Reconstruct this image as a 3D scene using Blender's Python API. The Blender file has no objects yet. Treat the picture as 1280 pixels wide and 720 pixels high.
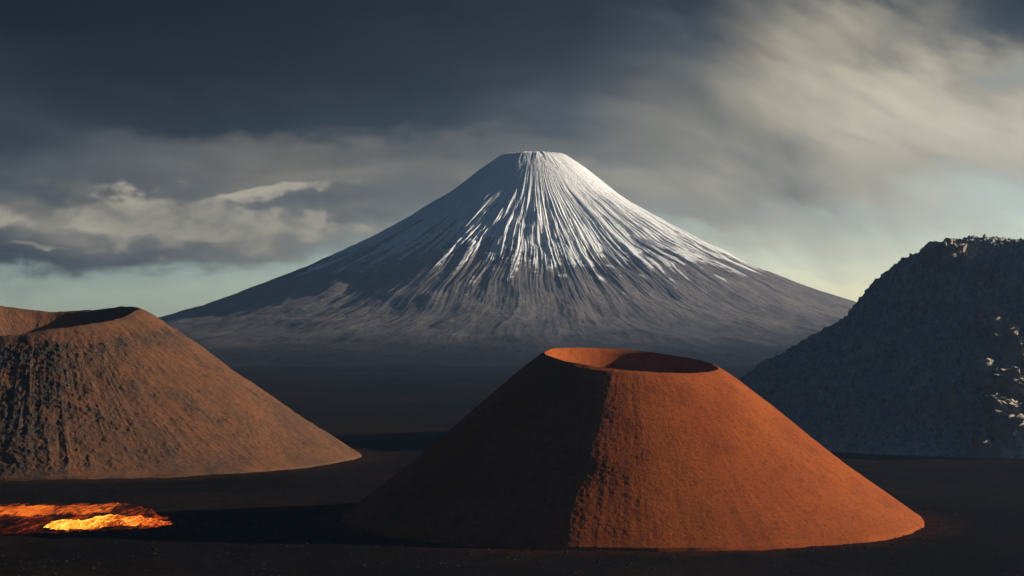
import bpy, math
import numpy as np
from mathutils import Vector

R = math.radians
scene = bpy.context.scene
COL = scene.collection

# ------------------------------------------------------------------ camera
F = 2300.0                      # focal length in pixels of a 1280-wide frame
HY = 400.0                      # row of the true horizon
H = 245.0                       # camera height in metres (a low hill top)
cam_d = bpy.data.cameras.new('camera')
cam = bpy.data.objects.new('camera', cam_d)
COL.objects.link(cam)
cam.location = (0, 0, H)
cam.rotation_euler = (R(90), 0, 0)
cam_d.sensor_width = 36.0
cam_d.lens = 36.0 * F / 1280.0
cam_d.shift_y = (HY - 360.0) / 1280.0
cam_d.clip_start = 1.0
cam_d.clip_end = 120000.0
scene.camera = cam

# ------------------------------------------------------------------ numpy noise
_rs = np.random.RandomState(7)
_perm = np.concatenate([_rs.permutation(512)] * 4).astype(np.int32)
_g = _rs.normal(size=(512, 3)); _g /= np.linalg.norm(_g, axis=1)[:, None]
_g = _g.astype(np.float32)

def pn(x, y, z):
    x, y, z = np.broadcast_arrays(x, y, z)
    x = x.astype(np.float32); y = y.astype(np.float32); z = z.astype(np.float32)
    xi = np.floor(x).astype(np.int32); yi = np.floor(y).astype(np.int32); zi = np.floor(z).astype(np.int32)
    xf, yf, zf = x - xi, y - yi, z - zi
    xi &= 511; yi &= 511; zi &= 511
    u = xf ** 3 * (xf * (xf * 6 - 15) + 10); v = yf ** 3 * (yf * (yf * 6 - 15) + 10); w = zf ** 3 * (zf * (zf * 6 - 15) + 10)
    def gd(a, b, c):
        h = _perm[_perm[_perm[xi + a] + yi + b] + zi + c]
        g = _g[h]
        return g[..., 0] * (xf - a) + g[..., 1] * (yf - b) + g[..., 2] * (zf - c)
    x00 = gd(0, 0, 0) * (1 - u) + gd(1, 0, 0) * u
    x10 = gd(0, 1, 0) * (1 - u) + gd(1, 1, 0) * u
    x01 = gd(0, 0, 1) * (1 - u) + gd(1, 0, 1) * u
    x11 = gd(0, 1, 1) * (1 - u) + gd(1, 1, 1) * u
    a = x00 * (1 - v) + x10 * v
    b = x01 * (1 - v) + x11 * v
    return (a * (1 - w) + b * w) * 1.6

def fbm(x, y, z, o=4, gain=.5):
    t = 0; a = 1; n = 0
    for i in range(o):
        t = t + a * pn(x + 17.3 * i, y - 9.1 * i, z + 3.7 * i); n += a
        a *= gain; x = x * 2.03; y = y * 2.03; z = z * 2.03
    return t / n

def ridged(x, y, z, o=4, gain=.55):
    t = 0; a = 1; n = 0
    for i in range(o):
        t = t + a * (1 - 2.2 * np.abs(pn(x + 11.3 * i, y + 5.1 * i, z - 7.7 * i))); n += a
        a *= gain; x = x * 2.07; y = y * 2.07; z = z * 2.07
    return t / n

def sstep(a, b, x):
    t = np.clip((x - a) / (b - a), 0, 1)
    return t * t * (3 - 2 * t)

def interp_deg(tab, th):
    """smooth periodic table of (degrees, value)"""
    d = np.array([t[0] for t in tab], float); v = np.array([t[1] for t in tab], float)
    q = np.arange(0, 360, 1.0)
    f = np.interp(q, np.concatenate([d - 360, d, d + 360]), np.tile(v, 3))
    k = np.hanning(37); k /= k.sum()
    f = np.convolve(np.tile(f, 3), k, 'same')[360:720]
    return np.interp(np.degrees(th) % 360, np.concatenate([q, [360]]), np.concatenate([f, f[:1]]))

# ------------------------------------------------------------------ mesh helpers
def mesh_from(name, V, Q, mat, smooth=True, normals=None, attrs=None):
    me = bpy.data.meshes.new(name)
    V = np.asarray(V, np.float32); Q = np.asarray(Q, np.int32)
    nv, nf, k = len(V), len(Q), Q.shape[1]
    me.vertices.add(nv); me.vertices.foreach_set('co', V.ravel())
    me.loops.add(nf * k); me.loops.foreach_set('vertex_index', Q.ravel())
    me.polygons.add(nf)
    me.polygons.foreach_set('loop_start', np.arange(0, nf * k, k, dtype=np.int32))
    me.polygons.foreach_set('use_smooth', np.full(nf, smooth, bool))
    for an, av in (attrs or {}).items():
        at = me.attributes.new(an, 'FLOAT', 'POINT')
        at.data.foreach_set('value', np.asarray(av, np.float32))
    me.update(calc_edges=True)
    me.validate()
    if normals is not None:
        me.normals_split_custom_set_from_vertices(np.asarray(normals, np.float32).tolist())
    me.materials.append(mat)
    return me

def link(name, me, parent=None, loc=(0, 0, 0)):
    o = bpy.data.objects.new(name, me)
    COL.objects.link(o)
    o.location = loc
    if parent is not None:
        o.parent = parent
    return o

def thing(name, label, cat, loc, group=None):
    o = bpy.data.objects.new(name, None)
    COL.objects.link(o)
    o.location = loc
    o.empty_display_size = 20
    o['label'] = label; o['category'] = cat
    if group: o['group'] = group
    return o

def grid_quads(nr, nt, closed=True):
    i = np.arange(nr - 1)[:, None]
    j = np.arange(nt if closed else nt - 1)[None, :]
    j2 = (j + 1) % nt
    a = i * nt + j; b = i * nt + j2; c = (i + 1) * nt + j2; d = (i + 1) * nt + j
    return np.stack([a, d, c, b], -1).reshape(-1, 4)      # r grows with i, theta with j: normal up

def sub(V, Q, faces, attrs, N):
    q = Q[faces]
    used, inv = np.unique(q, return_inverse=True)
    return V[used], inv.reshape(-1, 4), {k: a[used] for k, a in attrs.items()}, N[used]

def vert_normals(V, Q):
    p = V[Q]
    n = np.cross(p[:, 2] - p[:, 0], p[:, 3] - p[:, 1])
    N = np.zeros_like(V)
    for k in range(4):
        for c in range(3):
            N[:, c] += np.bincount(Q[:, k], n[:, c], len(V))
    return N / (np.linalg.norm(N, axis=1)[:, None] + 1e-12)

def theta_samples(n, front=270.0, bias=.55):
    """angles round the circle, denser on the side that faces the camera"""
    u = np.linspace(0, 2 * np.pi, n, endpoint=False)
    return R(front) + np.pi + u + bias * np.sin(u)        # u = pi is the front: slope 1-bias there

# ------------------------------------------------------------------ node helpers
class X:
    """a value in a node tree, with arithmetic"""
    def __init__(s, nt, sock): s.nt, s.s = nt, sock
    def _m(s, op, *o, clamp=False):
        n = s.nt.nodes.new('ShaderNodeMath'); n.operation = op; n.use_clamp = clamp
        for i, v in enumerate((s,) + o):
            if isinstance(v, X): s.nt.links.new(v.s, n.inputs[i])
            else: n.inputs[i].default_value = v
        return X(s.nt, n.outputs[0])
    def __add__(s, o): return s._m('ADD', o)
    __radd__ = __add__
    def __mul__(s, o): return s._m('MULTIPLY', o)
    __rmul__ = __mul__
    def __sub__(s, o): return s._m('SUBTRACT', o)
    def __rsub__(s, o): return (s * -1) + o
    def __truediv__(s, o): return s._m('DIVIDE', o)
    def pow(s, o): return s._m('POWER', o)
    def abs(s): return s._m('ABSOLUTE')
    def clamp(s): return s._m('ADD', 0.0, clamp=True)
    def min(s, o): return s._m('MINIMUM', o)
    def max(s, o): return s._m('MAXIMUM', o)
    def step(s, a, b):
        n = s.nt.nodes.new('ShaderNodeMapRange'); n.interpolation_type = 'SMOOTHSTEP'
        s.nt.links.new(s.s, n.inputs[0])
        n.inputs[1].default_value = a; n.inputs[2].default_value = b
        return X(s.nt, n.outputs[0])

def comb(nt, x, y, z):
    n = nt.nodes.new('ShaderNodeCombineXYZ')
    for i, v in enumerate((x, y, z)):
        if isinstance(v, X): nt.links.new(v.s, n.inputs[i])
        else: n.inputs[i].default_value = v
    return n.outputs[0]

def noise(nt, vec, scale, detail=4, rough=.55, dist=0.0, kind='FBM'):
    n = nt.nodes.new('ShaderNodeTexNoise')
    n.noise_type = kind
    n.normalize = True
    nt.links.new(vec, n.inputs['Vector'])
    n.inputs['Scale'].default_value = scale; n.inputs['Detail'].default_value = detail
    n.inputs['Roughness'].default_value = rough; n.inputs['Distortion'].default_value = dist
    return X(nt, n.outputs['Fac'])

def mixc(nt, fac, a, b, blend='MIX'):
    n = nt.nodes.new('ShaderNodeMix'); n.data_type = 'RGBA'; n.blend_type = blend
    for i, v in ((0, fac), (6, a), (7, b)):
        if isinstance(v, X): nt.links.new(v.s, n.inputs[i])
        elif isinstance(v, bpy.types.NodeSocket): nt.links.new(v, n.inputs[i])
        else: n.inputs[i].default_value = (*v, 1) if isinstance(v, tuple) else v
    return n.outputs[2]

def material(name):
    m = bpy.data.materials.new(name); m.use_nodes = True
    nt = m.node_tree
    b = nt.nodes['Principled BSDF']
    b.inputs['Roughness'].default_value = .95
    b.inputs['Specular IOR Level'].default_value = .1
    tc = nt.nodes.new('ShaderNodeTexCoord')
    return m, nt, b, tc.outputs['Object']

def attr(nt, name):
    n = nt.nodes.new('ShaderNodeAttribute'); n.attribute_name = name
    return X(nt, n.outputs['Fac'])

def bump(nt, b, h, dist, strength=1.0):
    n = nt.nodes.new('ShaderNodeBump')
    n.inputs['Strength'].default_value = strength; n.inputs['Distance'].default_value = dist
    nt.links.new(h.s, n.inputs['Height'])
    nt.links.new(n.outputs[0], b.inputs['Normal'])

# ------------------------------------------------------------------ sun, sky
SUN_EL, SUN_AZ = 16.5, 9.0      # azimuth: degrees behind the frame's right-hand side
L = Vector((math.cos(R(SUN_EL)) * math.cos(R(SUN_AZ)), math.cos(R(SUN_EL)) * math.sin(R(SUN_AZ)), math.sin(R(SUN_EL))))
sd = bpy.data.lights.new('sun', 'SUN'); sd.energy = 5.0; sd.angle = R(.5); sd.color = (1.0, .87, .70)
so = bpy.data.objects.new('sun', sd); COL.objects.link(so)
so.rotation_euler = L.to_track_quat('Z', 'Y').to_euler()
so.location = (3000, 500, 3000)

def build_world():
    w = bpy.data.worlds.new('World'); scene.world = w; w.use_nodes = True
    nt = w.node_tree
    bg = nt.nodes['Background']
    sky = nt.nodes.new('ShaderNodeTexSky'); sky.sky_type = 'NISHITA'; sky.sun_disc = False
    sky.sun_elevation = R(SUN_EL); sky.sun_rotation = R(90 - SUN_AZ)
    sky.altitude = 1500; sky.air_density = 1.0; sky.dust_density = 1.2; sky.ozone_density = 1.5
    tc = nt.nodes.new('ShaderNodeTexCoord')
    sp = nt.nodes.new('ShaderNodeSeparateXYZ'); nt.links.new(tc.outputs['Generated'], sp.inputs[0])
    dx, dy, dz = (X(nt, sp.outputs[i]) for i in range(3))
    az = dx._m('ARCTAN2', dy)
    el = dz._m('ARCSINE')
    # angular coordinates: 1 unit = 2.49 degrees; x from straight ahead, y above the horizon
    x0 = az * 23.0
    y0 = el * 23.0
    # the wind draws the deck out along the horizon on the left and slantwise on the right
    sl = x0.step(0.0, 5.0) * .34
    ya = y0 + x0 * sl
    wv = comb(nt, x0 * .40, ya * 1.25, 0.3)
    w1 = noise(nt, wv, .8, 5, .52) - .5
    w2 = noise(nt, comb(nt, x0 * .40, ya * 1.25, 7.7), .8, 5, .52) - .5
    w3 = noise(nt, comb(nt, x0 * 1.1, ya * 1.9, 4.2), 1.5, 5, .55) - .5
    x = x0 + w1 * 2.2 + w3 * .5
    y = y0 + w2 * 1.15 + w3 * .55
    st = noise(nt, comb(nt, x * .30, (ya + w2 * .8) * 1.9, 2.0), 1.2, 6, .5, .3)
    pf = noise(nt, comb(nt, x * .75, (ya + w2) * 1.5, 5.0), 1.2, 6, .52, .2)
    det = (st * .45 + pf * .55 - .5) * 2.0
    # clear air
    tint = mixc(nt, x0.step(-5.5, 5.0), SKY_L, SKY_R)
    clear = mixc(nt, 1.0, sky.outputs[0], tint, 'MULTIPLY')
    # the cloud deck: how bright and how closed it is, by height, in nine directions
    def lin(v): return (v / 12.92 if v <= .04045 else ((v + .055) / 1.055) ** 2.4)
    def tone(g):
        p = [(0, (4, 6, 9)), (30, (6, 9, 13)), (50, (34, 39, 45)), (75, (70, 73, 76)), (110, (115, 111, 101)), (135, (147, 139, 121)), (155, (174, 164, 142)), (200, (215, 204, 178))]
        c = [np.interp(g, [q[0] for q in p], [q[1][i] for q in p]) for i in range(3)]
        return tuple(lin(v / 255.0) / WSTR / 10.0 * .77 for v in c)
    rows = [-60, 0, 50, 100, 150, 190, 230, 265, 300, 325, 350, 380]
    grid = {
        0:    [(26, 1), (27, 1), (32, 1), (44, 1), (58, 1), (60, 1), (72, 1), (116, 1), (74, 1), (66, .9), (84, .25), (100, 0)],
        170:  [(24, 1), (26, 1), (30, 1), (36, 1), (48, 1), (84, 1), (88, 1), (148, 1), (108, 1), (84, .9), (95, .2), (100, 0)],
        350:  [(26, 1), (28, 1), (32, 1), (38, 1), (46, 1), (106, 1), (122, 1), (92, .95), (138, 1), (114, .8), (100, .2), (100, 0)],
        530:  [(32, 1), (36, 1), (42, 1), (44, 1), (54, 1), (94, 1), (108, .95), (100, .85), (120, .75), (120, .5), (120, .2), (120, 0)],
        700:  [(34, 1), (40, 1), (46, 1), (58, 1), (74, 1), (104, 1), (132, .95), (120, .85), (130, .6), (130, .3), (120, 0), (120, 0)],
        860:  [(36, 1), (50, 1), (68, 1), (94, 1), (116, 1), (128, 1), (148, .95), (138, .85), (150, .6), (150, .3), (140, 0), (140, 0)],
        990:  [(48, 1), (108, 1), (150, 1), (158, 1), (146, 1), (124, 1), (138, .95), (152, .8), (165, .6), (165, .3), (140, 0), (140, 0)],
        1110: [(36, 1), (46, 1), (122, 1), (172, 1), (176, 1), (164, 1), (156, .9), (158, .7), (170, .5), (170, .3), (140, 0), (140, 0)],
        1250: [(34, 1), (40, 1), (60, 1), (138, .85), (172, .95), (168, .95), (160, .75), (165, .6), (170, .4), (170, .2), (140, 0), (140, 0)],
    }
    tf = (y + .5) * (1 / 8.0)
    dark_top = tone(22)
    col = alp = None
    keys = sorted(grid)
    prev = None
    for kx in keys:
        n = nt.nodes.new('ShaderNodeValToRGB'); n.color_ramp.interpolation = 'CARDINAL' if False else 'EASE'
        nt.links.new(tf.s, n.inputs[0])
        e = n.color_ramp.elements
        st_ = sorted([(((400 - r) / 100.0 + .5) / 8.0, g, a) for r, (g, a) in zip(rows, grid[kx])])
        e[0].position = st_[0][0]; e[0].color = (*tone(st_[0][1]), st_[0][2])
        e[1].position = 1.0; e[1].color = (*dark_top, 1)
        for p, g, a in st_[1:]:
            q = e.new(p); q.color = (*tone(g), a)
        if col is None:
            col, alp = n.outputs[0], X(nt, n.outputs[1])
        else:
            f = x.step((prev - 640) / 100.0, (kx - 640) / 100.0)
            col = mixc(nt, f, col, n.outputs[0])
            alp = alp + f * (X(nt, n.outputs[1]) - alp)
        prev = kx
    # billows inside the deck: brighter and darker wisps
    gain = (det * DETAIL + 1.0).max(.25)
    sc_ = nt.nodes.new('ShaderNodeVectorMath'); sc_.operation = 'SCALE'
    nt.links.new(col, sc_.inputs[0]); nt.links.new((gain * 10.0).s, sc_.inputs['Scale'])
    col = sc_.outputs[0]
    a = (alp * 1.25 - .12 + det * .55 * (alp * (1.0 - alp) * 4.0).clamp()).clamp()
    c = mixc(nt, a, clear, col)
    # the sun-lit bank low on the left, with a firmer edge
    def blob(cx, cy, sx, sy, ang=0.0):
        cx, cy = (cx - 640) / 100.0, (400 - cy) / 100.0
        cc, ss = math.cos(R(ang)), math.sin(R(ang))
        u = (x - cx) * (cc / sx * 100) + (y - cy) * (ss / sx * 100)
        v = (x - cx) * (-ss / sy * 100) + (y - cy) * (cc / sy * 100)
        return ((u * u + v * v) * -1.0)._m('EXPONENT')
    bank = blob(165, 262, 55, 20, -10) + blob(280, 292, 120, 24, -8) + blob(410, 300, 70, 17, 4) + blob(330, 246, 110, 11) * .8 + blob(20, 268, 70, 16) * .7 + blob(70, 302, 80, 8) * .5 + blob(220, 330, 45, 5) * .6
    cf = noise(nt, comb(nt, x0 * 1.0 + w1 * .6, y0 * 1.5 + w2 * .5, 11.0), 2.2, 6, .55, .4) - .5
    ab = (bank + det * .35 + cf * 1.1).step(.30, .80)
    cb = mixc(nt, (det * .6 + cf * 1.5 + (y - 1.1) * .6).step(-.6, .55), tuple(v * 10 for v in tone(104)), tuple(v * 10 for v in tone(176)))
    c = mixc(nt, ab * .92, c, cb)
    below = (y0 * -1.0).step(.2, 1.0)
    c = mixc(nt, below, c, (.02, .02, .025))
    over = (y0 - 7.5).step(0, 8.0)               # unseen sky overhead, set dim and blue to tint the shade
    c = mixc(nt, over, c, AMBIENT_OVER)
    # unseen dark deck added on the sides and behind, to cut ambient light
    c = mixc(nt, az.abs().step(.31, .60) * .96, c, AMBIENT_BACK)
    nt.links.new(c, bg.inputs['Color'])
    bg.inputs['Strength'].default_value = WSTR
WSTR = .1
DETAIL = .75
SKY_L = (.74, .86, .95)
SKY_R = (1.50, 1.40, 1.24)
AMBIENT_OVER = (.03, .10, .22)
AMBIENT_BACK = (.04, .12, .25)
build_world()

EXEC_GEOM = not globals().get('SKY_ONLY', False)

# ------------------------------------------------------------------ materials
def mat_cinder(name, base, dark, bright, patch=None, bd=1.1, deep=None):
    m, nt, b, oc = material(name)
    n1 = noise(nt, oc, .012, 5, .6)
    n2 = noise(nt, oc, .22, 6, .75)
    n6 = noise(nt, oc, .035, 5, .65)
    c = mixc(nt, n1.step(.3, .7), base, bright)
    c = mixc(nt, (n2.step(.50, .66)) * .8, c, dark)
    c = mixc(nt, (n6.step(.50, .74)) * .45, c, dark)
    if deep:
        c = mixc(nt, (attr(nt, 'depth') + (n6 - .5) * .25).step(.03, .24) * .85, c, deep)   # shade inside the pit put into the colour, darker with depth
    if patch:
        k = attr(nt, 'patch')
        n3 = noise(nt, oc, .05, 6, .7)
        c = mixc(nt, (k * 1.2 + (n3 - .5) * 2.6).step(.25, 1.05), c, patch)
    nt.links.new(c, b.inputs['Base Color'])
    hh = noise(nt, oc, .5, 6, .75) * 1.0 + noise(nt, oc, .14, 4, .6) * .5
    bump(nt, b, hh, bd)
    return m

def mat_volcano():
    m, nt, b, oc = material('volcano_rock_and_snow')
    n1 = noise(nt, oc, .0022, 6, .62)
    n2 = noise(nt, oc, .012, 6, .65)
    rock = mixc(nt, n1.step(.35, .68), (.145, .130, .130), (.22, .19, .175))
    rock = mixc(nt, (n2.step(.5, .75)) * .5, rock, (.085, .079, .085))
    s = attr(nt, 'snow') + (noise(nt, oc, .02, 5, .65) - .5) * .6
    snow = mixc(nt, n2.step(.3, .7), (.90, .91, .92), (.96, .955, .94))
    c = mixc(nt, s.step(.40, .60), rock, snow)
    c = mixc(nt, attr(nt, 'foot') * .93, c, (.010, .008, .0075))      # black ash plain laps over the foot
    nt.links.new(c, b.inputs['Base Color'])
    hh = noise(nt, oc, .02, 6, .65)
    bump(nt, b, hh, 14.0, .8)
    b.inputs['Specular IOR Level'].default_value = 0.0
    return m

def mat_hill():
    m, nt, b, oc = material('pale_granite')
    mp = nt.nodes.new('ShaderNodeMapping'); mp.inputs['Scale'].default_value = (1, 1, .38); mp.inputs['Rotation'].default_value = (0, R(22), 0)
    nt.links.new(oc, mp.inputs[0])
    n1 = noise(nt, mp.outputs[0], .03, 6, .68)
    n2 = noise(nt, mp.outputs[0], .10, 6, .72)
    c = mixc(nt, n1.step(.32, .68), (.46, .50, .54), (.70, .66, .60))
    n4 = noise(nt, oc, .26, 5, .7)
    c = mixc(nt, n2.step(.46, .62) * .7, c, (.17, .19, .20))
    c = mixc(nt, n4.step(.52, .68) * .5, c, (.10, .11, .11))
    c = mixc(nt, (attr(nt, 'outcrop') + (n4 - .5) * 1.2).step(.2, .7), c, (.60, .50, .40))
    nt.links.new(c, b.inputs['Base Color'])
    hh = noise(nt, oc, .1, 6, .72) * 1.5 + noise(nt, oc, .03, 4, .6) * 1.5
    bump(nt, b, hh, 7.0)
    return m

def mat_ground():
    m, nt, b, oc = material('black_volcanic_ash')
    b.inputs['Specular IOR Level'].default_value = 0.0
    b.inputs['Roughness'].default_value = 1.0
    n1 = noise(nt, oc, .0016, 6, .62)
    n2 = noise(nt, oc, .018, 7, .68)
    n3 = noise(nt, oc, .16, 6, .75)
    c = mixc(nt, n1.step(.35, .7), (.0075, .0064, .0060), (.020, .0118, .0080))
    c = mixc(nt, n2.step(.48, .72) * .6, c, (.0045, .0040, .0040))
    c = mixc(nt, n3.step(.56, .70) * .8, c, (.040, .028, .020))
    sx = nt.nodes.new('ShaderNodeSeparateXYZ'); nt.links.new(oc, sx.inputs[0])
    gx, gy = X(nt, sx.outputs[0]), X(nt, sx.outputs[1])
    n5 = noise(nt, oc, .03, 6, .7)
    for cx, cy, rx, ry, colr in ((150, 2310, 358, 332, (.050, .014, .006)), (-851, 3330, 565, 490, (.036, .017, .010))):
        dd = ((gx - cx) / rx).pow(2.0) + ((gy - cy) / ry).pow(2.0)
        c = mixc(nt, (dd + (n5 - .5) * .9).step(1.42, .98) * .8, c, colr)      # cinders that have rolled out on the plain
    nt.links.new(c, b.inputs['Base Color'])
    bump(nt, b, n3 * 1.0 + n2 * 2.0, 5.0)
    return m

# ------------------------------------------------------------------ volcano
def build_volcano():
    D = 16000.0; k = D / F
    cx = (667 - 640) * k
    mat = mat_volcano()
    NT, NR = 2000, 430
    th = theta_samples(NT, 270, .62)
    # profile (radius px, screen row at the mountain's distance)
    P = [(0, 200), (14, 199), (26, 195.5), (35, 192.5), (42, 195), (67, 212), (107, 244), (167, 282), (217, 310), (267, 333), (317, 353), (367, 371),
         (412, 386), (452, 397), (520, 411), (600, 422), (700, 430), (820, 434.5), (950, 437)]
    pr = np.array([p[0] for p in P]) * k
    pz = H + (HY - np.array([p[1] for p in P])) * k
    r = np.concatenate([np.linspace(.02, 44, 40), np.linspace(44, 300, 270)[1:], np.linspace(300, 950, 122)[1:]]) * k
    rr, tt = np.meshgrid(r, th, indexing='ij')
    # gentle wander of the gullies down the slope
    ct, stt = np.cos(tt), np.sin(tt)
    rn = rr / 1000.0
    wob = .030 * fbm(ct * 2, stt * 2, rn * .6, 2) * np.minimum(rn, 2.5) + .004 * fbm(ct * 12, stt * 12, rn * 1.2, 2)
    c2, s2 = np.cos(tt + wob), np.sin(tt + wob)
    a1 = ridged(c2 * 5.5, s2 * 5.5, rn * .25 + 3, 2)
    a2 = ridged(c2 * 14, s2 * 14, rn * .45 + 9, 2)
    a3 = ridged(c2 * 33, s2 * 33, rn * .8 + 1, 2)
    a4 = ridged(c2 * 70, s2 * 70, rn * 1.5 + 5, 2)
    env1 = sstep(.5, 1.6, rn) * (1 - .85 * sstep(1.6, 3.4, rn))
    brk = .55 + .9 * np.clip(fbm(ct * 6, stt * 6, rn * 1.3 + 20, 3) + .5, 0, 1.2)
    env2 = brk * sstep(.38, 1.25, rn) * (1 - .85 * sstep(1.15, 2.5, rn))
    brk3 = .35 + 1.3 * np.clip(fbm(ct * 10, stt * 10, rn * 2.2 + 40, 3) + .45, 0, 1.2)
    env3 = brk3 * sstep(.36, 1.25, rn) * (1 - .80 * sstep(1.2, 2.6, rn))
    env4 = sstep(.6, 1.4, rn) * (1 - .75 * sstep(1.6, 3.2, rn))
    iso = fbm(rr * ct / 330, rr * stt / 330, 2.2, 5)
    iso2 = fbm(rr * ct / 1100, rr * stt / 1100, 5.2, 4)
    z = np.interp(rr, pr, pz)
    # smooth the profile knots
    kz = np.interp(r, pr, pz)
    gul = a1 * .35 * env1 + a2 * .4 * env2 + a3 * .25 * env3
    am = 1 - .45 * sstep(-.2, .75, ct) * sstep(2.4, .9, rn)      # the weather side is smoother under deep snow
    z = z + 36 * env1 * (a1 - .15) * am + 19 * env2 * (a2 - .15) * am + 13 * env3 * (a3 - .15) * am + 7 * env4 * a4
    iso3 = ridged(rr * ct / 260, rr * stt / 260, z / 420, 4)
    z = z + iso3 * 7 * sstep(.8, 1.7, rn) * (1 - .6 * sstep(3.0, 4.5, rn)) + iso * 18 * sstep(.25, 1.2, rn) + iso2 * 45 * sstep(.8, 2.2, rn) * (1 - .8 * sstep(3.2, 5.5, rn))
    z = z + 11 * fbm(ct * 6, stt * 6, rn * 3, 5, .6) * (1 - sstep(.3, .7, rn))
    V = np.stack([rr * ct, rr * stt, z], -1).reshape(-1, 3)
    # where snow lies: high, in long tongues down the ribs, lower on some sides
    side = .14 * np.cos(tt - R(282)) + .10 * fbm(ct * 4, stt * 4, 1.0, 3)
    tg = sstep(.4, 1.2, rn)
    tong = (.22 * (a1 - .2) + .46 * (a2 - .2) * brk + .34 * (a3 - .2) * brk3 + .14 * a4) * tg
    zn = (z - 900) / 800.0
    snow = .14 + zn * 1.02 + side - .25 * sstep(.35, -.6, np.cos(tt - R(300))) + (tong + .22 * iso3 * sstep(.5, 1.3, rn) + .16 * iso) * (1.25 - .6 * sstep(.3, 1, zn)) - .35 * (1 - sstep(-.6, .0, zn))
    Q = grid_quads(NR, NT)
    N = vert_normals(V, Q)
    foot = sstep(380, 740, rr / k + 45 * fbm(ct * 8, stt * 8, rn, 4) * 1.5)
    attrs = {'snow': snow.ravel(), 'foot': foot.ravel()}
    root = thing('snow_capped_volcano', 'tall grey volcano with white snow streaks below its flat summit, far beyond the plain', 'volcano', (cx, D, 0))
    # the snow cap reaches as far down each direction as the snow tongue goes
    fi = np.repeat(np.arange(NR - 1), NT); fj = np.tile(np.arange(NT), NR - 1)
    ir = int(np.searchsorted(r, 34.5 * k))
    sm = snow > .5
    below = np.where(sm, np.arange(NR)[:, None], 0)
    first_bare = np.argmax(~sm & (np.arange(NR)[:, None] > ir + 3), axis=0)
    lim = np.maximum(first_bare, ir + 3)[fj]
    crater = fi < ir
    cap = (~crater) & (fi < lim)
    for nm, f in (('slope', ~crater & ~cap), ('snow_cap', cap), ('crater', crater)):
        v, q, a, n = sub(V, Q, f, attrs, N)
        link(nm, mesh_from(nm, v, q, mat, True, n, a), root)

# ------------------------------------------------------------------ orange cinder cone
def cone_parts(root, NT, th, rim_r, rim_z, base_r, prof, inner, disp, mat_s, mat_c, patch=None, nr_out=300, nr_in=90, sink=-14.0):
    """outer slope from the rim to below the ground, and the crater inside the rim"""
    def make(nm, V, Q, m, a):
        link(nm, mesh_from(nm, V, Q, m, True, None, a), root)
    s = np.linspace(0, 1, nr_out) ** .9
    S, T = np.meshgrid(s, th, indexing='ij')
    rr = rim_r[None] + (base_r - rim_r)[None] * S
    u, f = prof
    z = rim_z[None] * np.interp(S, u, f) + np.where(S > .985, (S - .985) / .015 * sink * .3, 0)
    x, y = rr * np.cos(T), rr * np.sin(T)
    dz, dr = disp(x, y, z, S, T, True)
    x2, y2 = (rr + dr) * np.cos(T), (rr + dr) * np.sin(T)
    Vo = np.stack([x2, y2, z + dz], -1)
    rim = Vo[0].copy()
    s = np.linspace(0, 1, nr_in)
    S2, T2 = np.meshgrid(s, th, indexing='ij')
    ui, fi = inner
    rf = np.maximum(1 - S2, .004)
    wgt = np.interp(S2, ui, fi)
    floor = inner_floor(root)
    zi = rim_z[None] * (1 - wgt) + floor * wgt
    xi, yi = rim_r[None] * rf * np.cos(T2), rim_r[None] * rf * np.sin(T2)
    dz, dr = disp(xi, yi, zi, S2, T2, False)
    w = sstep(0, .12, S2)
    Vi = np.stack([xi, yi, zi + dz], -1)
    Vi = rim[None] * (1 - w[..., None]) + Vi * w[..., None] if False else Vi + (rim - Vi[0])[None] * (1 - sstep(0, .35, S2))[..., None]
    a = {}
    if patch is not None:
        a = {'patch': patch(S, T, z).ravel()}
    make('slope', Vo.reshape(-1, 3), grid_quads(nr_out, NT), mat_s, a)
    ai = {'patch': np.zeros(Vi.shape[0] * Vi.shape[1])} if patch is not None else {}
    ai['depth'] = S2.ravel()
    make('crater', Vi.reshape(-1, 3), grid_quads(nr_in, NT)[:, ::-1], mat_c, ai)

_floor = {}
def inner_floor(root): return _floor[root.name]

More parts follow.
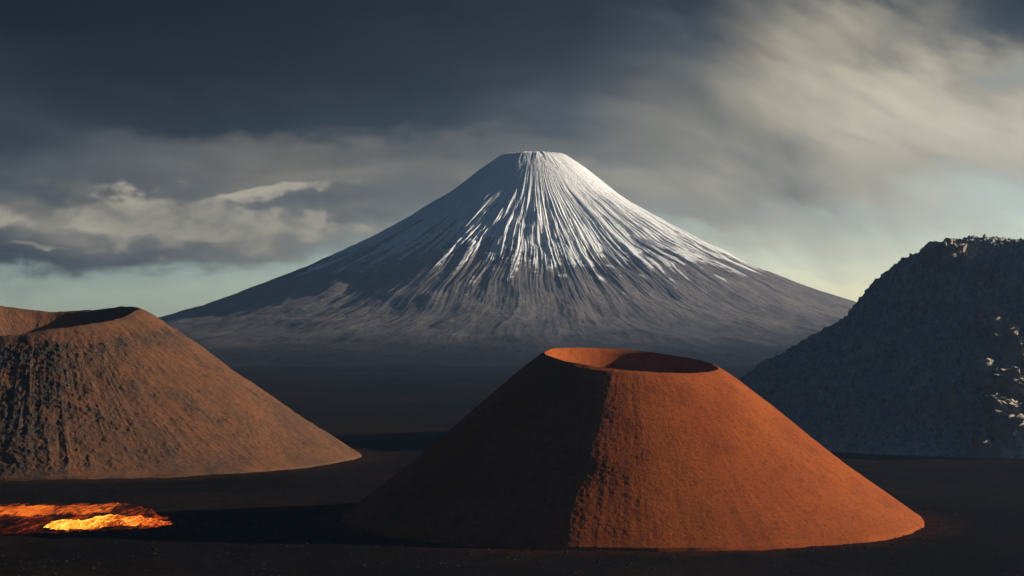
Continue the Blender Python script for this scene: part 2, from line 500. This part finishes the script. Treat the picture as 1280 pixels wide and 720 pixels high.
def build_orange_cone():
    D = 2310.0; k = D / F
    cx = (789 - 640) * k
    NT = 1500
    th = theta_samples(NT, 275, .45)
    ct, st = np.cos(th), np.sin(th)
    rim_r = 108 * k * (1 + .015 * fbm(ct * 2, st * 2, 1.0, 2))
    rim_z = 195 - 9 * ct + 11 * st + 1.5 * fbm(ct * 3, st * 3, 4.0, 3) + .4 * fbm(ct * 14, st * 14, 6.0, 4, .65)
    base_r = 364 * 338 / np.sqrt((338 * ct) ** 2 + (364 * st) ** 2) * (1 + .015 * fbm(ct * 2.5, st * 2.5, 8.0, 3) + .0018 * fbm(ct * 22, st * 22, 8.0, 3))
    prof = (np.array([0, .03, .10, .25, .45, .65, .80, .90, .96, 1.0]), np.array([1.0, .982, .915, .755, .535, .325, .175, .080, .024, -.012]))
    inner = (np.array([0, .03, .10, .22, .36, .55, 1]), np.array([0, .04, .27, .68, .94, 1, 1]))
    def disp(x, y, z, S, T, outer):
        n = fbm(x / 22, y / 22, z / 22, 4, .6) * .3
        n2 = fbm(x / 5.5, y / 5.5, z / 4.5, 3, .6) * .30
        g = ridged(np.cos(T) * 14, np.sin(T) * 14, S * 1.2, 3) * .1 * sstep(.02, .35, S)
        g2 = fbm(x / 110, y / 110, z / 110, 2) * 3.5
        e = (sstep(0, .06, S) * .9 + .1) * (1 - .8 * sstep(.9, 1, S))
        return (n + n2) * e + g * .8, (n * .4 + n2 * .6 + g2 * sstep(.05, .4, S)) * e
    m = mat_cinder('orange_cinder', (.265, .056, .0095), (.11, .022, .006), (.35, .082, .013))
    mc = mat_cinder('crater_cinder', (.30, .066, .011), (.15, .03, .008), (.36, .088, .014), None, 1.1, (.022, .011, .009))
    root = thing('cinder_cone', 'bare orange cinder cone with a round open crater, standing alone in front', 'cinder cone', (cx, D, 0))
    _floor[root.name] = 112.0
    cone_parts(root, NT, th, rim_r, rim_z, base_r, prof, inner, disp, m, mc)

def build_brown_cone():
    D = 3330.0; k = D / F
    cx = (52 - 640) * k
    NT = 1500
    th = theta_samples(NT, 290, .45)
    ct, st = np.cos(th), np.sin(th)
    rim_r = interp_deg([(0, 121), (45, 118), (90, 112), (135, 118), (180, 130), (225, 128), (270, 118), (315, 118)], th) * k * (1 + .03 * fbm(ct * 2.5, st * 2.5, 3.0, 3))
    rim_z = interp_deg([(0, 265), (40, 271), (70, 265), (95, 260), (120, 266), (150, 284), (180, 290), (215, 255), (245, 212), (270, 220), (300, 233), (330, 245)], th) + 3.0 * fbm(ct * 5, st * 5, 2.0, 4)
    base_r = 578 * 480 / np.sqrt((480 * ct) ** 2 + (578 * st) ** 2) * (1 + .015 * fbm(ct * 3, st * 3, 8.0, 3) + .0018 * fbm(ct * 22, st * 22, 8.0, 3))
    prof = (np.array([0, .03, .10, .25, .45, .65, .80, .90, .96, 1.0]), np.array([1.0, .982, .915, .755, .54, .33, .172, .076, .022, -.012]))
    inner = (np.array([0, .04, .15, .4, .65, .85, 1]), np.array([0, .04, .25, .70, .93, 1, 1]))
    def patchf(S, T, z):
        a = fbm(np.cos(T) * 5, np.sin(T) * 5, S * 5, 4) * .5
        left = sstep(.95, -.5, np.cos(T))
        band = np.exp(-((S - .17 - .06 * fbm(np.cos(T) * 3, np.sin(T) * 3, 7.0, 3)) / .06) ** 2) * .32
        a = a + .45 * fbm(np.cos(T) * 14, np.sin(T) * 14, S * 14, 4)
        return np.clip((.16 + .80 * left) * sstep(.06, .16, S) + band + a * sstep(.05, .14, S), 0, 1.2)
    def disp(x, y, z, S, T, outer):
        if outer:
            p = patchf(S, T, z)
        else:
            p = .6 * sstep(.0, -.8, np.cos(T)) + .1
        n = fbm(x / 34, y / 34, z / 34, 5, .62) * 2.4
        n2 = fbm(x / 9, y / 9, z / 9, 3, .6) * (.7 + 2.2 * np.clip(p, 0, 1))
        lump = np.maximum(fbm(x / 12, y / 12, z / 12, 3, .55), 0) * 5 * np.clip(p, 0, 1)
        g = ridged(np.cos(T) * 13, np.sin(T) * 13, S * .9, 3) * (1.7 + 1.6 * p) * sstep(.05, .35, S)
        g2 = fbm(x / 130, y / 130, z / 130, 3) * 9
        e = (sstep(0, .06, S) * .8 + .2) * (1 - .8 * sstep(.9, 1, S)); g = g * (1 - sstep(.85, 1, S))
        return (n + n2 + lump) * e + g, (n * .4 + n2 * .6 + g2 * sstep(.05, .4, S)) * e
    m = mat_cinder('brown_cinder', (.118, .059, .033), (.060, .036, .025), (.200, .082, .036), (.052, .039, .029), 2.2)
    root = thing('cinder_cone', 'brown cinder cone with a breached crater and rough scrubby slope, beside the glowing lava', 'cinder cone', (cx, D, 0))
    _floor[root.name] = 165.0
    cone_parts(root, NT, th, rim_r, rim_z, base_r, prof, inner, disp, m, m, patchf)

# ------------------------------------------------------------------ rocky hill on the right
def build_rocky_hill():
    D = 4000.0; k = D / F
    cx = (1330 - 640) * k
    NT, NR = 1700, 380
    th = theta_samples(NT, 250, .55)
    P = [(0, 303), (50, 304), (110, 306), (150, 308.5), (170, 314), (200, 328), (220, 345), (245, 372), (270, 400), (310, 428), (350, 452), (390, 474), (440, 503), (490, 529), (520, 541), (536, 550)]
    pr = np.array([p[0] for p in P]) / 520.0; pz = H + (HY - np.array([p[1] for p in P], float)) * k
    pz[-2:] = 0, -14
    ct, st = np.cos(th), np.sin(th)
    Rb = interp_deg([(0, 945), (90, 740), (180, 905), (225, 800), (270, 770), (315, 830)], th) * (1 + .03 * fbm(ct * 3, st * 3, 5.0, 3))
    s = np.linspace(.002, 1.03, NR)
    S, T = np.meshgrid(s, th, indexing='ij')
    rr = S * Rb[None]
    x, y = rr * np.cos(T), rr * np.sin(T)
    z = np.interp(S, pr, pz)
    rib = ridged(np.cos(T) * 9 + .3 * fbm(x / 200, y / 200, z / 200, 2), np.sin(T) * 9, S * 1.3, 3)
    rough = .12 + 1.35 * sstep(R(225), R(262), T % (2 * np.pi))
    env = sstep(.18, .42, S) * (1 - .7 * sstep(.85, 1.0, S))
    bil = np.abs(fbm(x / 42, y / 42, z / 42, 4, .55))
    bil2 = fbm(x / 11, y / 11, z / 16, 4, .62)
    big = fbm(x / 190, y / 190, z / 190, 3)
    crest = np.exp(-((S - .27) / .10) ** 2)
    knob = np.maximum(fbm(x / 24 + 9, y / 24, z / 30, 3, .5) - .02, 0)
    dn = rib * 9 * env + big * 18 * env + bil * 26 * (env * rough + crest * .35) + knob * 44 * (env * np.maximum(rough, .34) * 1.1 + crest * .12) + bil2 * 9 * (env + crest * .8 + .3)
    shoulder = np.exp(-((x + 225) / 60) ** 2 - ((y + 95) / 60) ** 2)
    dn = dn + shoulder * (8 + 22 * knob)
    dn = dn * (1 - .8 * sstep(.93, 1.0, S))
    # push along the slope normal
    sl = np.gradient(pz, pr * 620)
    slope = np.interp(S, pr, sl)
    nz = 1 / np.sqrt(1 + slope ** 2); nr = -slope * nz
    V = np.stack([x + np.cos(T) * nr * dn, y + np.sin(T) * nr * dn, z + nz * dn - 4 * sstep(.95, 1, S)], -1).reshape(-1, 3)
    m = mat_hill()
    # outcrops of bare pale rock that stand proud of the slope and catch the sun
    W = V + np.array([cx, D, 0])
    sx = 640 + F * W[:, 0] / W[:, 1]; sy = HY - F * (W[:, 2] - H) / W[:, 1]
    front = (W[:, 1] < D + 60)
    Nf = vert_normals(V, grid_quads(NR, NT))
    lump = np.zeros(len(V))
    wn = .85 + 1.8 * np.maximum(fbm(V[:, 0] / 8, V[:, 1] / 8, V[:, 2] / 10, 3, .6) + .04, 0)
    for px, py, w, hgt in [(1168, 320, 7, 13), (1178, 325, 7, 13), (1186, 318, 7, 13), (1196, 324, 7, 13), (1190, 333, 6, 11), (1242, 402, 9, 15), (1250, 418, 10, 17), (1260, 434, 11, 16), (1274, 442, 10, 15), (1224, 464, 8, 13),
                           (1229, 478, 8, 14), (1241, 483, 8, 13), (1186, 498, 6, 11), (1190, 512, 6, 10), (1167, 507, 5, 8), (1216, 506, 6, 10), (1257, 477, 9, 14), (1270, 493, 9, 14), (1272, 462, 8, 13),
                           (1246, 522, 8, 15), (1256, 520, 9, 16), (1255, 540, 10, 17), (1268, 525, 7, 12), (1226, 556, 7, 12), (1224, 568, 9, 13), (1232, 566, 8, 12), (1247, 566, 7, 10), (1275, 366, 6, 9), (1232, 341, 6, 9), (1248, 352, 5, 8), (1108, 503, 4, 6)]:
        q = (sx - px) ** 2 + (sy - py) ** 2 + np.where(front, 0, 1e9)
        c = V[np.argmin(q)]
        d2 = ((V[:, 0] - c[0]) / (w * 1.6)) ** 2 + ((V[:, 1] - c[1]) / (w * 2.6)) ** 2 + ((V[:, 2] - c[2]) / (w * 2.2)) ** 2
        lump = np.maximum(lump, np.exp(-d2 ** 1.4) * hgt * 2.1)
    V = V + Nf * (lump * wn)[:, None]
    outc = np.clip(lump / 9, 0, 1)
    root = thing('rocky_hill', 'rough blue-grey rocky hill, mostly in shade, with pale sunlit outcrops', 'hill', (cx, D, 0))
    Q = grid_quads(NR, NT)
    N = vert_normals(V, Q)
    fi = np.repeat(np.arange(NR - 1), NT)
    top = s[fi] < .285
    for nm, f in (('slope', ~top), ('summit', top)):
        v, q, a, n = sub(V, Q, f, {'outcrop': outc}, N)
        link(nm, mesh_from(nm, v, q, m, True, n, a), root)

# ------------------------------------------------------------------ ground
def ground_h(x, y):
    d = np.hypot(x, y)
    near = 1 - sstep(4500, 9000, d)
    h = fbm(x / 420, y / 420, .5, 4) * 5.0 * near
    h += fbm(x / 60, y / 60, 1.5, 4, .6) * 2.6 * near
    h += fbm(x / 2600, y / 2600, 3.5, 4) * 26 * sstep(4200, 8000, d)
    return h - 3.0

def build_ground():
    def axis(lo, hi, a, b, fine, n):
        c = np.arange(a, b + 1, fine)
        g1 = a - (np.linspace(0, 1, n)[1:] ** 2.2) * (a - lo)
        g2 = b + (np.linspace(0, 1, n)[1:] ** 2.2) * (hi - b)
        return np.concatenate([g1[::-1], c, g2])
    xs = axis(-25000, 25000, -1100, 1500, 5.0, 120)
    ys = axis(-5000, 25000, 1200, 4300, 6.5, 150)
    yy, xx = np.meshgrid(ys, xs, indexing='ij')
    zz = ground_h(xx, yy)
    V = np.stack([xx, yy, zz], -1).reshape(-1, 3)
    Q = grid_quads(len(ys), len(xs), False)[:, ::-1]
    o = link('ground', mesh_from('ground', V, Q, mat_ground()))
    o['kind'] = 'structure'

# ------------------------------------------------------------------ lava
def at(px, py):
    d = H * F / (py - HY)
    return (px - 640) / F * d, d

def poly_patch(outline, step, hfun, edge):
    """a lumpy sheet over a ground outline (points in metres); height falls to the ground over EDGE metres"""
    P = np.array(outline, float)
    lo, hi = P.min(0) - step, P.max(0) + step
    xs = np.arange(lo[0], hi[0] + step, step); ys = np.arange(lo[1], hi[1] + step, step)
    yy, xx = np.meshgrid(ys, xs, indexing='ij')
    wx = xx + fbm(xx / 22, yy / 60, 2.0, 5, .65) * 10; wy = yy + fbm(xx / 16, yy / 70, 8.0, 5, .7) * 46
    inside = np.zeros(xx.shape, bool); dist = np.full(xx.shape, 1e9)
    for a, b in zip(P, np.roll(P, -1, 0)):
        cr = ((a[1] > wy) != (b[1] > wy)) & (wx < (b[0] - a[0]) * (wy - a[1]) / (b[1] - a[1] + 1e-9) + a[0])
        inside ^= cr
        ab = b - a; t = np.clip(((wx - a[0]) * ab[0] + (wy - a[1]) * ab[1]) / (ab @ ab), 0, 1)
        dist = np.minimum(dist, np.hypot(wx - a[0] - t * ab[0], wy - a[1] - t * ab[1]))
    sd = np.where(inside, dist, -dist)
    prof = np.sqrt(np.clip(sd / edge, 0, 1))
    z = ground_h(xx, yy) + hfun(xx, yy) * prof - np.where(sd < 0, np.minimum(-sd * .6, 3.0), 0)
    V = np.stack([xx, yy, z], -1).reshape(-1, 3)
    Q = grid_quads(len(ys), len(xs), False)[:, ::-1]
    keep = (sd.ravel()[Q] > -step * 1.5).any(1)
    v, q, _, _ = sub(V, Q, keep, {}, np.zeros_like(V))
    return v, q, np.zeros(0)

def mat_lava(name, ramp, strength, scale, cool=None):
    m, nt, b, oc = material(name)
    mp = nt.nodes.new('ShaderNodeMapping'); mp.inputs['Scale'].default_value = (1, .2, 1)
    nt.links.new(oc, mp.inputs[0])
    n = (noise(nt, mp.outputs[0], scale, 7, .7, .8) * .6 + noise(nt, mp.outputs[0], scale * 4.5, 5, .65, .3) * .4 - .5) * 2.4 + .5
    if cool:                                    # the melt cools along its run
        sx = nt.nodes.new('ShaderNodeSeparateXYZ'); nt.links.new(oc, sx.inputs[0])
        n = n + (X(nt, sx.outputs[0]).step(cool[0], cool[1]) * -1.0 + cool[3]) * cool[2]
    cr = nt.nodes.new('ShaderNodeValToRGB')
    e = cr.color_ramp.elements
    e[0].position, e[0].color = ramp[0][0], (*ramp[0][1], 1)
    e[1].position, e[1].color = ramp[-1][0], (*ramp[-1][1], 1)
    for p, c in ramp[1:-1]:
        k = e.new(p); k.color = (*c, 1)
    nt.links.new(n.s, cr.inputs[0])
    b.inputs['Base Color'].default_value = (.008, .006, .006, 1); b.inputs['Specular IOR Level'].default_value = 0.0
    nt.links.new(cr.outputs[0], b.inputs['Emission Color'])
    b.inputs['Emission Strength'].default_value = strength
    bump(nt, b, n, 2.5)
    return m

def build_lava():
    o0 = at(60, 645)
    root = thing('lava_flow', 'glowing orange and yellow lava flow with dark crust on the black plain', 'lava flow', (o0[0], o0[1], 0))
    def part(nm, px, hf, edge, mat, step=1.6):
        pts = [at(a, b) for a, b in px]
        v, q, _ = poly_patch(pts, step, hf, edge)
        v = v - np.array([o0[0], o0[1], 0])
        link(nm, mesh_from(nm, v, q, mat), root)
    crust = mat_lava('lava_crust', [(.3, (.004, .0012, .0008)), (.5, (.02, .003, .0012)), (.62, (.12, .014, .003)), (.8, (.45, .05, .006))], .8, .04)
    sheet = mat_lava('molten_orange', [(.28, (.05, .006, .002)), (.42, (.30, .045, .006)), (.55, (.66, .105, .006)), (.75, (.85, .20, .02))], .75, .035)
    stream = mat_lava('molten_yellow', [(.22, (.22, .022, .003)), (.32, (.60, .10, .008)), (.42, (.90, .30, .02)), (.58, (1.1, .55, .05)), (.75, (1.3, .85, .16))], .85, .12, (62, 104, .34, .06))
    tip = mat_lava('molten_red', [(.28, (.08, .008, .002)), (.45, (.55, .07, .008)), (.6, (.85, .18, .015)), (.78, (1.0, .42, .05))], .85, .10, (90, 150, .24, .75))
    part('crust', [(-260, 668), (-260, 622), (-100, 624), (0, 628), (150, 626), (185, 632), (205, 641), (218, 650), (190, 656), (120, 658), (40, 662), (-60, 668)],
         lambda x, y: .5 + .8 * fbm(x / 30, y / 30, 1, 4), 10, crust)
    part('molten_sheet', [(-250, 640), (-250, 624), (-100, 626), (0, 630), (60, 629.5), (148, 627), (152, 630), (138, 638), (100, 640), (70, 641), (40, 641), (10, 640), (-60, 645), (-160, 644)],
         lambda x, y: 1.0 + .6 * fbm(x / 25, y / 25, 4, 4), 5, sheet)
    part('molten_stream', [(56, 655), (66, 648.5), (85, 646.5), (105, 648), (118, 643), (135, 641), (155, 641.5), (160, 645), (158, 650), (135, 654), (115, 656), (85, 657), (62, 657.5)],
         lambda x, y: 1.6 + 1.0 * fbm(x / 9, y / 9, 4, 4), 6, stream)
    part('molten_tip', [(152, 642), (175, 643), (200, 646), (217, 650), (205, 653), (180, 653.5), (155, 653), (148, 650)],
         lambda x, y: 1.4 + .9 * fbm(x / 9, y / 9, 7, 4), 6, tip)

def build_boulders():
    m, nt, b, oc = material('lava_rock')
    n = noise(nt, oc, .5, 5, .65)
    nt.links.new(mixc(nt, n.step(.35, .7), (.035, .028, .024), (.09, .07, .058)), b.inputs['Base Color'])
    bump(nt, b, noise(nt, oc, 1.2, 5, .7), .5)
    rs = np.random.RandomState(3)
    spots = [(226, 649, 4.2), (233, 651, 3.0), (243, 646, 2.4), (258, 652, 2.6), (272, 649, 2.2), (300, 648, 4.4), (308, 649, 3.0), (319, 650, 3.8), (287, 654, 2.0), (247, 658, 2.4), (206, 661, 2.2), (330, 655, 2.0), (222, 640, 2.4)]
    lab = 'small dark lava boulder on the black plain, past the pointed tip of the lava flow'
    for i, (px, py, sz) in enumerate(spots):
        n = 24
        u = np.linspace(0, np.pi, 14); v = np.linspace(0, 2 * np.pi, n, endpoint=False)
        uu, vv = np.meshgrid(u, v, indexing='ij')
        d = np.stack([np.sin(uu) * np.cos(vv), np.sin(uu) * np.sin(vv), np.cos(uu)], -1)
        o = rs.rand(3) * 50
        rad = 1 + .38 * fbm(d[..., 0] * 1.3 + o[0], d[..., 1] * 1.3 + o[1], d[..., 2] * 1.3 + o[2], 4, .55)
        sc = np.array([1.25, 1.0, .72]) * sz * .62
        V = (d * rad[..., None] * sc).reshape(-1, 3)
        V[:, 2] += .25 * sz
        Q = grid_quads(14, n)
        me = mesh_from('boulder', V, Q, m, True)
        x, y = at(px, py)
        ob = link('boulder', me, None, (x, y, float(ground_h(np.array(x), np.array(y)))))
        ob.rotation_euler.z = rs.rand() * 6
        ob['label'] = lab; ob['category'] = 'boulder'; ob['group'] = 'boulders past the tip of the lava flow'

def build_rubble():
    # loose lava stones strewn over the near plain, thicker round the foot of the front cone
    rs = np.random.RandomState(11)
    n = 9000
    d = 1280 / (1 - rs.rand(n) * .52)
    px = rs.rand(n) * 1500 - 110
    X_ = (px - 640) / F * d; Y_ = d
    m2 = 2200
    a = rs.rand(m2) * 2 * np.pi; q = 1.0 + np.abs(rs.normal(size=m2)) * .09
    X_ = np.concatenate([X_, 150 + 360 * q * np.cos(a)]); Y_ = np.concatenate([Y_, 2310 + 334 * q * np.sin(a)])
    e1 = ((X_ - 150) / 352) ** 2 + ((Y_ - 2310) / 326) ** 2 > 1
    lx = 640 + F * X_ / Y_; ly = HY + F * H / Y_
    e2 = ~((lx < 222) & (ly > 619) & (ly < 671))
    dens = fbm(X_ / 130, Y_ / 130, 3.0, 3) + .35 * rs.normal(size=len(X_))
    keep = e1 & e2 & (dens > -.15)
    X_, Y_ = X_[keep], Y_[keep]
    Z_ = ground_h(X_, Y_)
    sz = .28 + .55 * rs.rand(len(X_)) ** 3 * 2.6
    t = (1 + 5 ** .5) / 2
    ico = np.array([(-1, t, 0), (1, t, 0), (-1, -t, 0), (1, -t, 0), (0, -1, t), (0, 1, t), (0, -1, -t), (0, 1, -t), (t, 0, -1), (t, 0, 1), (-t, 0, -1), (-t, 0, 1)]) / 1.9
    tri = np.array([(0, 11, 5), (0, 5, 1), (0, 1, 7), (0, 7, 10), (0, 10, 11), (1, 5, 9), (5, 11, 4), (11, 10, 2), (10, 7, 6), (7, 1, 8), (3, 9, 4), (3, 4, 2), (3, 2, 6), (3, 6, 8), (3, 8, 9), (4, 9, 5), (2, 4, 11), (6, 2, 10), (8, 6, 7), (9, 8, 1)])
    V = ico[None] * (1 + .35 * rs.normal(size=(len(X_), 12, 1)).clip(-1.5, 1.5)) * sz[:, None, None] * np.array([1.2, 1.0, .75])
    V += np.stack([X_, Y_, Z_ + sz * .3], -1)[:, None, :]
    Q = tri[None] + (np.arange(len(X_)) * 12)[:, None, None]
    m, nt, b, oc = material('loose_lava_stones')
    b.inputs['Specular IOR Level'].default_value = 0.0
    nn = noise(nt, oc, .02, 4, .6)
    nt.links.new(mixc(nt, nn.step(.35, .7), (.020, .016, .014), (.055, .034, .024)), b.inputs['Base Color'])
    o = link('rubble', mesh_from('rubble', V.reshape(-1, 3), Q.reshape(-1, 3), m, False))
    o['kind'] = 'stuff'; o['label'] = 'loose dark lava stones strewn over the black plain'

# ------------------------------------------------------------------ haze
def build_haze():
    lo, hi = (-25500, -5500, -45), (25500, 25500, 1760)
    V = [(x, y, z) for z in (lo[2], hi[2]) for y in (lo[1], hi[1]) for x in (lo[0], hi[0])]
    Q = [(0, 2, 3, 1), (4, 5, 7, 6), (0, 1, 5, 4), (2, 6, 7, 3), (0, 4, 6, 2), (1, 3, 7, 5)]
    m = bpy.data.materials.new('haze_air'); m.use_nodes = True
    nt = m.node_tree
    nt.nodes.remove(nt.nodes['Principled BSDF'])
    v = nt.nodes.new('ShaderNodeVolumePrincipled')
    v.inputs['Color'].default_value = HAZE_COL
    v.inputs['Density'].default_value = HAZE_DEN
    v.inputs['Anisotropy'].default_value = HAZE_G
    nt.links.new(v.outputs[0], nt.nodes['Material Output'].inputs['Volume'])
    o = link('haze', mesh_from('haze', V, Q, m, False))
    o['kind'] = 'stuff'
HAZE_COL = (.36, .60, 1.0, 1)
HAZE_DEN = 2.4e-5
HAZE_G = .7

if not EXEC_GEOM:
    build_haze()
if EXEC_GEOM:
    build_ground()
    build_volcano()
    build_orange_cone()
    build_brown_cone()
    build_rocky_hill()
    build_lava()
    build_boulders()
    build_rubble()
    build_haze()

# ------------------------------------------------------------------ render settings
scene.view_settings.view_transform = 'Standard'
scene.view_settings.look = 'None'
scene.view_settings.exposure = 0.6
scene.view_settings.gamma = 1.0
scene.view_settings.use_curve_mapping = False
scene.render.engine = 'CYCLES'
scene.cycles.max_bounces = 6
scene.cycles.volume_bounces = 1
scene.cycles.use_denoising = True
